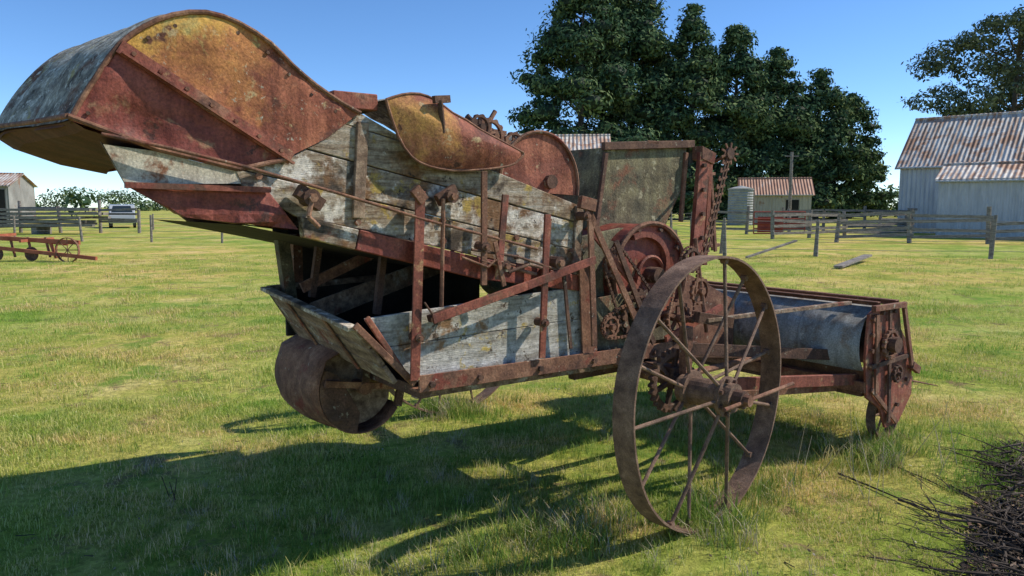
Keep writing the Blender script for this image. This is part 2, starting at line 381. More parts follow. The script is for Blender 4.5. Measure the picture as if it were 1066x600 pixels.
h.prism([(.86,1.97),(1.0,1.93),(.98,1.86),(.86,1.89)],.72,.80,M['rust'])
for z in (1.85,1.7,1.55,1.4,1.27): h.bolt((.87,.72,z),M['rustdark'],.014,.02)
h.beam((1.05,.8,1.80),(1.12,.8,1.30),.015,.025,M['rust']); h.beam((1.15,.9,1.8),(1.22,.9,1.3),.015,.02,M['rust']); h.beam((.9,.8,1.80),(1.15,.85,1.81),.02,.02,M['rust'])
h.beam((.9,.8,1.33),(1.22,.85,1.34),.02,.02,M['rust'])
h.build('hopper_frame',HV,bevel=.002)
h=MB()
p0=Vector((.64,.5,1.32)); p1=Vector((.83,.5,1.90))
h.beam(p0+Vector((-.012,0,0)),p1+Vector((-.012,0,0)),.008,.010,M['rustdark'],up=(1,0,0)); h.beam(p0+Vector((.014,0,0)),p1+Vector((.014,0,0)),.008,.010,M['rustdark'],up=(1,0,0))
for i in range(13):
    c=p0.lerp(p1,i/12); h.beam(c+Vector((-.04,0,-.004)),c+Vector((.035,0,.016)),.012,.007,M['rust'],up=(0,1,0)); h.beam(c+Vector((-.04,0,-.004)),c+Vector((-.03,0,.02)),.012,.006,M['rust'],up=(0,1,0))
for a in range(0,360,40):
    c=Vector((.84+.05*math.cos(math.radians(a)),.5,1.91+.035*math.sin(math.radians(a)))); h.beam(c,c+Vector((.03*math.cos(math.radians(a)),0,.03*math.sin(math.radians(a)))),.012,.008,M['rust'],up=(0,1,0))
h.cyl((.84,1.91),.035,.49,.51,M['rustdark'],12)
h.tube((.84,.5,1.91),(.97,.7,1.88),.01,M['rust'])
h.build('chain_elevator',HV)

h=MB()
h.cyl((.17,1.20),.30,.52,1.55,M['hoodlow'],40)
h.cyl((-.12,1.22),.20,.56,1.5,M['moss'],32)
h.prism([(-.38,1.42),(.05,1.48),(.50,1.46),(.56,1.2),(.50,.82),(-.38,.83)],.60,.63,M['moss'])
h.build('threshing_drum_housing',HV)
h=MB()
for (r,w,m_) in ((.285,.014,'rust'),(.10,.012,'redpaint')):
    pts=[(.18+r*math.cos(a),.505,1.22+r*math.sin(a)) for a in [i*2*math.pi/36 for i in range(37)]]
    h.path(pts,w,M[m_])
h.cyl((.18,1.22),.045,.44,.52,M['rustdark'],14)
for s0 in (0,math.pi):
    sc=[(.18+(.10+.16*t)*math.cos(s0+t*2.2),.503,1.22+(.10+.16*t)*math.sin(s0+t*2.2)) for t in [i/12 for i in range(13)]]
    for a,b in zip(sc[:-1],sc[1:]): h.beam(a,b,.03,.035,M['redpaint'],up=(0,1,0))
for i in range(10):
    a=i*2*math.pi/10; h.bolt((.17+.28*math.cos(a),.52,1.20+.28*math.sin(a)),M['rustdark'],.013,.02)
h.gear((.02,1.02),.42,.14,M['rustdark'],20,.025); h.gear((.30,.98),.40,.10,M['rust'],16,.025); h.gear((-.16,1.30),.44,.08,M['rust'],14,.02)
h.gear((.36,1.30),.36,.07,M['rustdark'],12,.02); h.gear((-.22,.98),.40,.06,M['rust'],12,.02); h.gear((.46,1.12),.38,.08,M['rust'],14,.02)
h.chain((.02,1.02),.145,(-.16,1.30),.085,.435,M['rustdark']); h.chain((.30,.98),.105,(.36,1.30),.075,.385,M['rust']); h.chain((-.22,.98),.062,(.02,1.02),.10,.41,M['rust'])
h.tube((.02,.3,1.02),(.02,.62,1.02),.018,M['rust'],10); h.tube((.30,.3,.98),(.30,.62,.98),.018,M['rust'],10)
h.beam((-.2,.40,1.42),(.10,.40,.86),.012,.03,M['rustdark']); h.tube((.42,.40,1.42),(.52,.38,.88),.012,M['rust']); h.beam((.15,.36,.88),(.62,.36,1.02),.02,.035,M['redpaint'])
h.build('drive_gears',HV)
h=MB()
bs=[(-1.575,1.14),(-.67,1.185),(-.38,1.195),(-.38,.835),(-1.36,.845)]
boards(h,bs,.02,.20,N+.005,N+.025,[M['woodgrey']],.003)
h.build('bin_side',HV,bevel=.002)
h=MB()
tn,tf=Vector((-1.63,N-.02,1.095)),Vector((-1.62,1.50,1.165)); bn,bf=Vector((-1.46,N-.02,.85)),Vector((-1.47,1.46,.91))
for k in range(3):
    a0=k/3+.008; a1=(k+1)/3-.008
    q=[tn.lerp(bn,a0),tf.lerp(bf,a0),tf.lerp(bf,a1),tn.lerp(bn,a1)]
    off=Vector((.02,0,.012))
    h.add(q+[p+off for p in q],[[0,1,2,3],[7,6,5,4],[0,4,5,1],[1,5,6,2],[2,6,7,3],[3,7,4,0]],M['woodbrown'])
h.beam(tn+Vector((-.01,0,.012)),tf+Vector((-.01,0,.012)),.05,.02,M['wood'])
h.beam((-1.64,N-.035,1.125),(-1.37,N-.035,.845),.014,.03,M['rust'],up=(.7,0,.7))
h.beam((-1.585,N-.03,1.15),(-1.40,N-.03,.87),.014,.025,M['redpaint'],up=(.7,0,.7))
for t in (.3,.72):
    a=tn.lerp(tf,t)+Vector((-.012,0,0)); b=bn.lerp(bf,t)+Vector((-.012,0,0)); h.beam(a,b,.03,.008,M['rust'],up=(1,0,.5))
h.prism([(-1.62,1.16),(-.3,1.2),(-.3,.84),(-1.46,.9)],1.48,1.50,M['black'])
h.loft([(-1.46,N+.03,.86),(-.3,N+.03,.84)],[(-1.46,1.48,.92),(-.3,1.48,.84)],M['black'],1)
h.beam((-1.62,1.49,1.175),(-.9,1.49,1.2),.04,.03,M['woodbrown'])
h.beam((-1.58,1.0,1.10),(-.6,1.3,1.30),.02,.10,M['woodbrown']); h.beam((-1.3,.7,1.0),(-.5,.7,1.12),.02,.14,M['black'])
h.build('bin_end',HV,bevel=.003)
h=MB()
h.beam((-1.52,1.45,1.12),(-1.56,1.45,1.50),.06,.06,M['moss'],up=(1,0,0)); h.beam((-1.42,1.6,1.1),(-1.42,1.6,1.45),.05,.05,M['rust'],up=(1,0,0))
h.beam((-1.50,1.2,1.15),(-1.45,1.2,1.45),.03,.03,M['rustdark']); h.beam((-1.35,.8,1.1),(-1.3,.8,1.45),.03,.03,M['rustdark'])
h.beam((-1.55,1.2,1.2),(-1.1,1.2,1.38),.02,.05,M['rust'])
h.build('hanger_struts',HV)
h=MB()
fc=(-1.37,.73)
scr=[(-1.16,.86),(-1.22,.90),(-1.34,.92),(-1.46,.92),(-1.55,.88)]
scr+=[(fc[0]+.22*math.cos(math.radians(a)),fc[1]+.22*math.sin(math.radians(a))) for a in range(155,326,10)]
h.loft([(x,.92,z) for x,z in scr],[(x,1.50,z) for x,z in scr],M['rust'],8,.045)
o=h.build('winnowing_fan_casing',HV,smooth=True); sm=o.modifiers.new('s','SOLIDIFY'); sm.thickness=.006
h=MB()
disc=[(-1.18,.86),(-1.33,.91),(-1.46,.91),(-1.54,.86)]+[(fc[0]+.20*math.cos(math.radians(a)),fc[1]+.20*math.sin(math.radians(a))) for a in range(165,336,12)]
h.prism(disc,1.0,1.01,M['woodbrown']); h.prism(disc,1.485,1.495,M['rustdark'])
wavysheet(h,[(fc[0]+.22*math.cos(math.radians(a)),fc[1]+.22*math.sin(math.radians(a))) for a in range(150,261,10)]+[(fc[0]-.02,fc[1]-.12),(fc[0]-.07,fc[1]-.02),(fc[0]-.13,fc[1]+.08)],.915,M['rustdark'],.04,.02,2.)
h.cyl(fc,.03,.89,1.0,M['rust'],12); h.beam((fc[0],.90,fc[1]),(fc[0]+.02,.90,.92),.012,.04,M['rustdark'],up=(1,0,0)); h.beam((fc[0]-.2,.90,fc[1]+.05),(fc[0]+.2,.90,fc[1]-.02),.012,.03,M['rust'])
for y in (.97,1.4): h.beam((-1.35,y,.92),(-1.30,y,.84),.03,.02,M['rust'])
h.beam((-1.17,.95,.60),(-1.12,.95,.84),.02,.04,M['rustdark'],up=(1,0,0))
h.build('winnowing_fan_end',HV)

h=MB()
h.angle((-1.36,N-.05,.845),(.25,N-.05,.815),.075,M['rust'],.010,-1)
h.angle((.25,N-.05,.815),(1.75,.22,.62),.07,M['rustdark'],.010,-1)
h.beam((-1.3,N+.1,.78),(.6,N+.1,.75),.05,.07,M['woodbrown'])
h.beam((-1.45,1.55,.82),(1.7,1.55,.72),.06,.09,M['rustdark'])
for x in (-1.3,-.6,.0,.5): h.beam((x,N,.79),(x,1.75,.79),.05,.05,M['rustdark'])
h.beam((-.3,.62,.70),(.55,.62,.70),.05,.05,M['rustdark']); h.beam((-.9,1.1,.76),(.2,1.1,.70),.04,.05,M['rustdark'])
for x in (-1.3,-1.05,-.7,-.35,-.1,.1): h.bolt((x,N-.055,.84-(x+1.36)*.018),M['rustdark'],.013,.016)
h.prism([(-.43,1.30),(-.33,1.30),(-.30,.86),(-.40,.84)],N-.03,N-.02,M['rust'])
h.prism([(-.30,1.12),(.05,1.14),(.12,.83),(-.28,.84)],N+.04,N+.05,M['moss'])
h.build('chassis_frame',HV,bevel=.002)
h=MB(); y=.38
h.angle((-1.35,y,1.66),(-1.39,y,.87),.045,M['redpaint'],.008); h.beam((-1.345,y-.01,1.66),(-1.38,y-.01,1.63),.02,.07,M['rust'],up=(1,0,0))
h.tube((-1.24,y,1.63),(-1.255,y,1.17),.009,M['rust'])
h.beam((-1.03,y,1.75),(-1.035,y,1.25),.012,.03,M['rust'],up=(1,0,0)); h.beam((-.915,y,1.65),(-.955,y,1.27),.012,.034,M['redpaint'],up=(1,0,0))
h.beam((-.67,y,1.56),(-.70,y,.88),.012,.036,M['redpaint'],up=(1,0,0)); h.beam((-.63,y+.03,1.54),(-.655,y+.03,1.25),.01,.02,M['rust'],up=(1,0,0))
h.beam((-1.31,y-.02,1.125),(-.80,y-.015,1.235),.012,.04,M['redpaint']); h.beam((-.80,y-.015,1.235),(-.36,y,1.335),.012,.04,M['redpaint'])
h.beam((-1.30,y+.03,1.12),(-1.18,y+.03,1.15),.03,.03,M['rustdark'])
h.beam((-.43,y,1.61),(-.06,y,1.00),.012,.035,M['rust']); h.beam((-.38,y+.04,1.50),(-.02,y+.04,1.16),.012,.03,M['redpaint'])
h.beam((-.47,y,1.62),(-.37,y,1.60),.03,.06,M['rust']); h.beam((-.40,y,1.58),(-.36,y,.90),.012,.035,M['rust'],up=(1,0,0))
h.path([(-2.07,y,1.74),(-1.7,y,1.645),(-1.34,y,1.545),(-.73,y,1.40)],.007,M['rust'])
h.path([(-2.5,N-.03,1.83),(-2.3,y,1.79),(-2.07,y,1.74)],.007,M['rust'])
h.path([(-1.10,y,1.41),(-.85,y,1.37),(-.62,y,1.30)],.007,M['rustdark']); h.path([(-1.05,y,1.36),(-.72,y+.02,1.28)],.009,M['rust'])
for (cx_,cz_,rr) in ((-1.82,1.63,.032),(-1.20,1.64,.028),(-1.03,1.42,.022),(-.92,1.33,.025),(-.69,1.05,.02),(-1.37,1.05,.018),(-.60,1.33,.03),(-.43,1.55,.022)):
    h.cyl((cx_,cz_),rr,y-.015,y+.05,M['rustdark'],10); h.cyl((cx_,cz_),rr*.5,y-.03,y-.015,M['rust'],6)
h.beam((-1.86,y+.03,1.66),(-1.77,y+.03,1.60),.05,.05,M['rustdark']); h.beam((-1.25,y+.03,1.62),(-1.16,y+.03,1.67),.03,.05,M['rustdark'])
h.path([(-1.82,y-.01,1.63),(-1.84,y-.02,1.56),(-1.80,y-.02,1.52)],.01,M['rust'])
h.path([(-1.15,y,1.38),(-1.02,y-.01,1.33),(-.98,y-.01,1.36),(-.86,y,1.33)],.006,M['rust']); h.beam((-.98,y-.01,1.44),(-.93,y-.01,1.24),.01,.022,M['rust'],up=(1,0,0))
h.path([(-.9,y,1.30),(-.78,y,1.33),(-.70,y,1.31)],.008,M['rustdark']); h.beam((-.55,y+.02,1.28),(-.50,y+.02,.90),.01,.02,M['rustdark'],up=(1,0,0))
h.path([(-1.35,y-.02,1.2),(-1.3,y-.02,1.13),(-1.22,y-.02,1.12)],.005,M['rustdark'])
h.build('side_linkages',HV,bevel=.0015)

def wheel(name,loc,rz,Rr=.685,w=.115,ns=14):
    h=MB(); n=90
    v=[];f=[]
    prof=[(Rr,-.0),(Rr,w),(Rr-.011,w),(Rr-.011,0)]
    for i in range(n):
        a=i*2*math.pi/n; dr=.002*math.sin(a*7)
        for r,y in prof: v.append(((r+dr)*math.cos(a),y,(r+dr)*math.sin(a)))
    for i in range(n):
        j=(i+1)%n
        for k in range(4): f.append([i*4+k,i*4+(k+1)%4,j*4+(k+1)%4,j*4+k])
    h.add(v,f,M['iron'])
    h.cyl((0,0),.07,-.10,.20,M['iron'],20); h.cyl((0,0),.10,-.06,-.04,M['iron'],24); h.cyl((0,0),.10,.13,.15,M['iron'],24)
    h.cyl((0,0),.045,-.15,-.10,M['rustdark'],12); h.cyl((0,0),.03,-.18,-.15,M['rust'],8)
    for i in range(ns):
        a=i*2*math.pi/ns+.12; yo=-.045 if i%2 else .14
        yr=w*.35 if i%2 else w*.65
        da=.05*(1 if i%4<2 else -1)
        p=(.09*math.cos(a),yo,.09*math.sin(a)); q=((Rr-.012)*math.cos(a+da),yr,(Rr-.012)*math.sin(a+da))
        h.tube(p,q,.0095,M['iron'],8)
        h.cyl((q[0]*.985,q[2]*.985),.017,yr-.015,yr+.015,M['iron'],8)
    for i in range(7):
        a=i*2*math.pi/7; h.bolt((.085*math.cos(a),-.06,.085*math.sin(a)),M['rustdark'],.011,.015)
    o=h.build(name,HV); o.location=loc; o.rotation_euler=(0,0,rz); return o
wheel('near_wheel',(.058,-.056,.675),math.radians(7.5))
wheel('far_wheel',(.15,2.48,.675),0)
h=MB()
h.tube((.05,.0,.69),(.15,2.5,.69),.03,M['rust'],12); h.beam((.07,.2,.74),(.12,2.3,.74),.08,.05,M['rustdark'])
h.beam((.1,.25,.70),(-.25,N,.83),.03,.05,M['rust']); h.beam((.1,.25,.70),(.45,N,.80),.03,.05,M['rust'])
h.beam((.1,.18,.72),(.1,.18,.98),.05,.05,M['rust'],up=(1,0,0))
h.gear((.06,.69),.22,.17,M['rustdark'],26,.03,6)
h.build('axle',HV,bevel=.002)

h=MB()
h.cyl((1.80,.73),.235,.03,1.80,M['galv'],40,20,250,cap=False)
h.loft([(2.0,.03,.84),(2.12,.03,.62),(2.2,.03,.5)],[(2.0,1.8,.84),(2.12,1.8,.62),(2.2,1.8,.5)],M['galv'],4)
o=h.build('header_drum_cover',HV,smooth=True); sm=o.modifiers.new('s','SOLIDIFY'); sm.thickness=.006
h=MB()
h.loft([(1.575,.03,.66),(1.66,.03,.50),(1.78,.03,.44)],[(1.575,1.80,.66),(1.66,1.80,.50),(1.78,1.80,.44)],M['rustdark'],4)
h.box((1.62,.03,.40),(2.30,1.8,.44),M['rustdark']); h.box((1.60,.0,.43),(1.66,1.8,.50),M['rust'])
h.angle((1.74,.0,.985),(1.74,1.8,.985),.03,M['rust'])
h.angle((1.98,.0,.975),(1.98,1.8,.975),.04,M['rust'])
for yy in (.45,.9,1.35):
    pts=[(1.80+.240*math.cos(math.radians(a)),yy,.73+.240*math.sin(math.radians(a))) for a in range(60,250,10)]
    h.path(pts,.005,M['galv'])
endp=[(1.60,.93),(1.72,.975),(1.98,.965),(2.02,.80),(2.12,.70),(2.20,.52),(2.22,.34),(2.06,.17),(1.88,.16),(1.80,.30),(1.62,.40),(1.58,.66)]
h.prism(endp,-.005,.012,M['redpaint']); h.prism(endp,1.80,1.815,M['redpaint'])
h.build('header_tray',HV,bevel=.002)
h=MB()
h.beam((1.60,-.03,.97),(2.00,-.03,.965),.03,.035,M['rust']); h.beam((1.98,-.03,.98),(2.14,-.03,.55),.02,.035,M['rust']); h.beam((2.14,-.03,.55),(2.24,-.03,.50),.03,.05,M['rust'])
h.beam((1.66,-.025,.93),(1.70,-.025,.42),.014,.04,M['rust'],up=(1,0,0)); h.beam((1.62,-.025,.60),(2.15,-.025,.62),.014,.03,M['rustdark'])
h.beam((1.82,-.025,.95),(1.88,-.025,.2),.012,.03,M['rustdark'],up=(1,0,0)); h.beam((1.65,-.02,.45),(2.0,-.02,.18),.012,.03,M['rust'])
h.cyl((1.80,.73),.05,-.10,.0,M['rustdark'],14); h.gear((1.80,.73),-.06,.10,M['rust'],16,.02); h.gear((1.93,.52),-.05,.06,M['rustdark'],12,.02)
for z in (.9,.8,.7,.6): h.bolt((1.63,-.008,z),M['rust'],.013,.02)
for p in ((1.75,.93),(1.9,.93),(2.0,.7),(2.12,.45),(2.0,.3),(1.9,.25)): h.bolt((p[0],-.005,p[1]),M['rustdark'],.014,.02)
h.build('header_end_fittings',HV,bevel=.0015)
h=MB()
for i in range(38):
    yy=.06+i*.046; h.tube((2.25,yy,.42),(2.75,yy,.30),.008,M['rust'],6,.004)
h.build('comb_fingers',HV)
h=MB(); n=28
for i in range(n):
    a=i*2*math.pi/n;b=(i+1)*2*math.pi/n
    h.beam((.17*math.cos(a),.03,.17*math.sin(a)),(.17*math.cos(b),.03,.17*math.sin(b)),.06,.012,M['iron'],up=(math.cos((a+b)/2),0,math.sin((a+b)/2)))
for i in range(6):
    a=i*math.pi/3; h.tube((0,.03,0),(.165*math.cos(a),.03,.165*math.sin(a)),.008,M['iron'])
h.cyl((0,0),.03,-.02,.08,M['rustdark'],12)
o=h.build('land_wheel',HV); o.location=(2.12,.10,.19)
h=MB()
h.beam((.35,.25,.98),(1.65,.15,.985),.03,.022,M['woodbrown']); h.beam((.30,.28,1.0),(.55,.24,.95),.05,.06,M['rustdark'])
h.beam((.45,.20,.62),(1.66,.08,.50),.03,.07,M['redpaint']); h.beam((.3,.3,.55),(1.66,.2,.42),.02,.04,M['rust'])
h.tube((.1,.25,.70),(1.62,.6,.60),.02,M['rust']); h.tube((-.1,-.22,.66),(.55,-.16,.68),.010,M['rust']); h.tube((.5,.9,.7),(1.62,1.2,.6),.025,M['rustdark'])
h.beam((.5,.7,.72),(1.6,.7,.58),.04,.07,M['rustdark']); h.beam((.5,1.4,.75),(1.6,1.4,.62),.04,.07,M['rustdark'])
tt=[(.45,1.3),(.62,1.32),(1.55,.93),(1.55,.58),(.45,.72)]
h.prism(tt,.95,.97,M['rust']); h.prism(tt,1.5,1.52,M['rustdark'])
h.loft([(.45,.971,1.30),(.62,.971,1.32),(1.55,.971,.93)],[(.45,1.499,1.30),(.62,1.499,1.32),(1.55,1.499,.93)],M['galv'],3)
h.build('push_bars_and_throat',HV,bevel=.002)

# ------------------------------------------------------------------ GROUND
def axis(lims):
    out=[];x=0;s=.25
    while x<lims: out.append(x); x+=s; s=min(s*1.09,60)
    out.append(lims); return out
pos=axis(700); xs=sorted([-p for p in pos[1:]]+pos)
v=[];f=[];nx=len(xs)
def gz(x,y):
    d=math.hypot(x,y); a=min(1,max(0,(60-d)/30))
    return a*(.025*noise.noise(Vector((x*.45,y*.45,0)))+.012*noise.noise(Vector((x*1.7,y*1.7,4))))
for yy in xs:
    for xx in xs: v.append((xx,yy+10,gz(xx,yy+10)))
for j in range(nx-1):
    for i in range(nx-1): f.append((j*nx+i,j*nx+i+1,(j+1)*nx+i+1,(j+1)*nx+i))
me=bpy.data.meshes.new('ground'); me.from_pydata(v,[],f); g=bpy.data.objects.new('ground',me); COL.objects.link(g)
me.polygons.foreach_set('use_smooth',[True]*len(me.polygons))
m,nt,b=newmat('pasture_ground')
tc=nt.nodes.new('ShaderNodeTexCoord').outputs['Object']
n1=noisen(nt,tc,.5,10,.78,.4); r1=ramp(nt,[(.32,(.22,.28,.05)),(.43,(.36,.39,.09)),(.53,(.54,.47,.16)),(.65,(.68,.55,.27))]); nt.links.new(n1.outputs[0],r1.inputs[0])
n2=noisen(nt,tc,14,8,.8); r2=ramp(nt,[(.3,(.40,.43,.36)),(.7,(1.45,1.4,1.3))]); nt.links.new(n2.outputs[0],r2.inputs[0])
c=mixc(nt,1.,r1.outputs[0],r2.outputs[0],'MULTIPLY')
n4=noisen(nt,tc,1.9,8,.75); r4=ramp(nt,[(.56,(0,0,0)),(.64,(1,1,1))]); nt.links.new(n4.outputs[0],r4.inputs[0])
c=mixc(nt,r4.outputs[0],c,(.29,.20,.115))
n6=noisen(nt,tc,1.2,8,.75); r6=ramp(nt,[(.54,(0,0,0)),(.62,(1,1,1))]); nt.links.new(n6.outputs[0],r6.inputs[0])
c=mixc(nt,r6.outputs[0],c,(.22,.30,.06))
n5=noisen(nt,tc,.14,4,.6); r5=ramp(nt,[(.40,(.70,.90,.62)),(.6,(1.1,1.0,.9))]); nt.links.new(n5.outputs[0],r5.inputs[0])
c=mixc(nt,1.,c,r5.outputs[0],'MULTIPLY')
nt.links.new(c,b.inputs['Base Color']); b.inputs['Roughness'].default_value=1; b.inputs['Specular IOR Level'].default_value=.1
nb=noisen(nt,tc,30,8,.8); bp=nt.nodes.new('ShaderNodeBump'); bp.inputs['Strength'].default_value=.8; bp.inputs['Distance'].default_value=.03
nt.links.new(nb.outputs[0],bp.inputs['Height']); nt.links.new(bp.outputs[0],b.inputs['Normal'])
me.materials.append(m)

def leafmat(name,cols,transl=.35,bypos=None):
    m,nt,b=newmat(name)
    gm=nt.nodes.new('ShaderNodeNewGeometry'); r=ramp(nt,cols); nt.links.new(gm.outputs['Random Per Island'],r.inputs[0]); col=r.outputs[0]
    if bypos:
        n=noisen(nt,gm.outputs['Position'],bypos[0],3,.6); rr=ramp(nt,bypos[1]); nt.links.new(n.outputs[0],rr.inputs[0])
        col=mixc(nt,1.,col,rr.outputs[0],'MULTIPLY')
    d=nt.nodes.new('ShaderNodeBsdfDiffuse'); nt.links.new(col,d.inputs[0])
    last=d
    if transl:
        t=nt.nodes.new('ShaderNodeBsdfTranslucent'); nt.links.new(col,t.inputs[0]); mx=nt.nodes.new('ShaderNodeMixShader'); mx.inputs[0].default_value=transl
        nt.links.new(d.outputs[0],mx.inputs[1]); nt.links.new(t.outputs[0],mx.inputs[2]); last=mx
    nt.links.new(last.outputs[0],nt.nodes['Material Output'].inputs[0])
    nt.nodes.remove(b)
    return m
PB=(.8,[(.36,(.5,.80,.42)),(.47,(.9,1,.8)),(.58,(1.2,1.02,1.15))])
MG=leafmat('grass_blades',[(0,(.24,.33,.055)),(.35,(.42,.46,.11)),(.65,(.62,.55,.20)),(1,(.80,.69,.38))],.35,PB)
MGG=leafmat('green_weed',[(0,(.11,.19,.035)),(.6,(.20,.31,.055)),(1,(.34,.41,.12))],.35)
MGD=leafmat('dry_straw',[(0,(.33,.28,.18)),(1,(.58,.5,.35))],.15)
def tuft(name,nb,h0,h1,rad,wid,mat_,lean=.5):
    v=[];f=[]
    for i in range(nb):
        a=R(0,6.283); r=rad*math.sqrt(random.random()); x,y=r*math.cos(a),r*math.sin(a)
        hh=R(h0,h1); b=R(0,6.283); l=R(.1,lean)*hh; w=wid*R(.6,1.2); c,s_=math.cos(b+1.57)*w,math.sin(b+1.57)*w
        dx,dy=math.cos(b)*l,math.sin(b)*l; o=len(v)
        v+=[(x-c,y-s_,-.01),(x+c,y+s_,-.01),(x+dx*.35+c*.7,y+dy*.35+s_*.7,hh*.6),(x+dx*.35-c*.7,y+dy*.35-s_*.7,hh*.6),(x+dx,y+dy,hh)]
        f+=[(o,o+1,o+2,o+3),(o+3,o+2,o+4)]
    me=bpy.data.meshes.new(name); me.from_pydata(v,[],f); me.materials.append(mat_); return bpy.data.objects.new(name,me)
def scatter(name,objs,pts,scales):
    c=bpy.data.collections.new(name+'_sources')
    for o in objs: c.objects.link(o)
    me=bpy.data.meshes.new(name); me.from_pydata(pts,[],[])
    at=me.attributes.new('sc','FLOAT','POINT'); at.data.foreach_set('value',scales)
    ob=bpy.data.objects.new(name,me); COL.objects.link(ob)
    ng=bpy.data.node_groups.new(name,'GeometryNodeTree')
    ng.interface.new_socket(name='Geometry',in_out='INPUT',socket_type='NodeSocketGeometry'); ng.interface.new_socket(name='Geometry',in_out='OUTPUT',socket_type='NodeSocketGeometry')
    N_=ng.nodes; gi=N_.new('NodeGroupInput'); go=N_.new('NodeGroupOutput'); ip=N_.new('GeometryNodeInstanceOnPoints'); ci=N_.new('GeometryNodeCollectionInfo')
    ci.inputs['Collection'].default_value=c; ci.inputs['Separate Children'].default_value=True; ci.inputs['Reset Children'].default_value=True
    rv=N_.new('FunctionNodeRandomValue'); rv.data_type='FLOAT_VECTOR'; rv.inputs[0].default_value=(-.15,-.15,0); rv.inputs[1].default_value=(.15,.15,6.283)
    na=N_.new('GeometryNodeInputNamedAttribute'); na.data_type='FLOAT'; na.inputs[0].default_value='sc'
    L=ng.links; L.new(gi.outputs[0],ip.inputs['Points']); L.new(ci.outputs[0],ip.inputs['Instance']); ip.inputs['Pick Instance'].default_value=True
    L.new(rv.outputs[0],ip.inputs['Rotation']); L.new(na.outputs[0],ip.inputs['Scale']); L.new(ip.outputs[0],go.inputs[0])
    md=ob.modifiers.new('g','NODES'); md.node_group=ng
    return ob
tufts=[tuft('t%d'%i,34,.010,.030,.09,.0016,MG,1.7) for i in range(6)]+[tuft('t6',28,.02,.05,.07,.0017,MG,1.2)]
pts=[];scs=[]
def field(n,y0,y1,s,half):
    for i in range(n):
        yy=y0+(y1-y0)*random.random()**.85; xx=R(-1,1)*(yy*half+1.0)
        den=noise.noise(Vector((xx*1.1,yy*1.1,7)))
        if den<-.08 and random.random()<.65: continue
        pts.append((xx,yy,gz(xx,yy)-.004)); scs.append(s*R(.6,1.3)*(1+.6*max(0,den)))
field(13000,1.8,6,1.0,.8); field(9000,5,12,1.4,.8); field(4000,10,24,2.0,.8)
scatter('grass',tufts,pts,scs)
tall=[tuft('l%d'%i,40,.04,.12,.09,.0022,MGG,1.0) for i in range(3)]+[tuft('l3',36,.05,.13,.09,.002,MG,1.1),tuft('l5',30,.04,.12,.09,.0018,MGD,1.4)]
pts=[];scs=[]
mw=Matrix.Translation((.93,3.6,0))@Matrix.Rotation(math.radians(37),4,'Z')
for i in range(800):
    p=mw@Vector((R(-2.4,2.3),random.gauss(.9,.8),0)); pts.append((p.x,p.y,gz(p.x,p.y))); scs.append(R(.35,.8))
for c_,n_,s_ in (((.06,.0),24,1.3),((-.6,.25),40,1.15),((-1.0,.4),30,.9),((1.75,.0),50,1.2),((.15,2.5),40,1.3),((.6,.1),20,1.0)):
    for i in range(n_):
        p=mw@Vector((c_[0]+random.gauss(0,.17),c_[1]+random.gauss(0,.12),0)); pts.append((p.x,p.y,gz(p.x,p.y))); scs.append(s_*R(.6,1.1))
for i in range(260):
    yy=R(2,20); xx=R(-1,1)*yy; pts.append((xx,yy,0)); scs.append(R(.3,.55))
scatter('long_grass',tall,pts,scs)

MW=mat('dead_wood',[(.3,(.022,.016,.013)),(.5,(.06,.042,.03)),(.7,(.14,.105,.075))],12,bump=.4)
h=MB()
def twig(p,d,L,r,dep=0):
    p=Vector(p); d=Vector(d).normalized()
    for k in range(4):
        q=p+d*L/4
        if q.z<.004: q.z=.004+r
        h.tube(p,q,r*(1-k*.2),MW,5,r*(1-(k+1)*.2))
        if dep<2 and random.random()<.55: twig(q,d+Vector((R(-.9,.9),R(-.9,.9),R(-.2,.25))),L*.5,r*.55,dep+1)
        d=(d+Vector((R(-.25,.25),R(-.25,.25),R(-.15,.08)))).normalized(); p=q
for i in range(360):
    y=R(2.5,4.7); x=.70*y+abs(random.gauss(0,.30))-.10; twig((x,y,R(.01,.07)),(R(-1,1),R(-1,1),R(-.2,.12)),R(.1,.38),R(.003,.010))
k=26; v=[];f=[]
for j in range(k+1):
    for i in range(k+1):
        u_,w_=i/k*2-1,j/k*2-1; rr=min(1,math.hypot(u_,w_)); x=3.1+u_*.8+w_*.6; y=3.65+w_*1.3
        v.append((x,y,-.03+.09*(1-rr)**.8+.06*noise.noise(Vector((x*9,y*9,1)))*(1-rr)+.03*noise.noise(Vector((x*24,y*24,1)))*(1-rr)))
for j in range(k):
    for i in range(k): f.append([j*(k+1)+i,j*(k+1)+i+1,(j+1)*(k+1)+i+1,(j+1)*(k+1)+i])
h.add(v,f,MW)
for i in range(4200):
    y=R(2.4,4.9); x=.68*y+abs(random.gauss(0,.38))-.14; z=R(0,.09)*min(1,max(0,(x-.68*y)*3))+.006; a=R(0,6.28); s_=R(.008,.024)
    h.add([(x-s_*math.cos(a),y-s_*math.sin(a),z),(x+s_*.5*math.sin(a),y-s_*.5*math.cos(a),z+R(0,.014)),(x+s_*math.cos(a),y+s_*math.sin(a),z+R(0,.018)),(x-s_*.5*math.sin(a),y+s_*.5*math.cos(a),z)],[[0,1,2,3]],random.choice([MW,MW,M['woodbrown']]))
h.build('brush_pile')
h=MB()
for (x,y,dx,dy,L,r) in ((1.95,4.3,.4,-.8,.8,.007),(2.1,3.9,.5,-.7,.6,.006),(2.2,3.3,-.2,-.8,.4,.005),(2.3,4.6,.3,-.9,.8,.008),(2.5,4.1,.2,-.9,.7,.008)):
    twig((x,y,.012),(dx,dy,-.02),L,r,1)
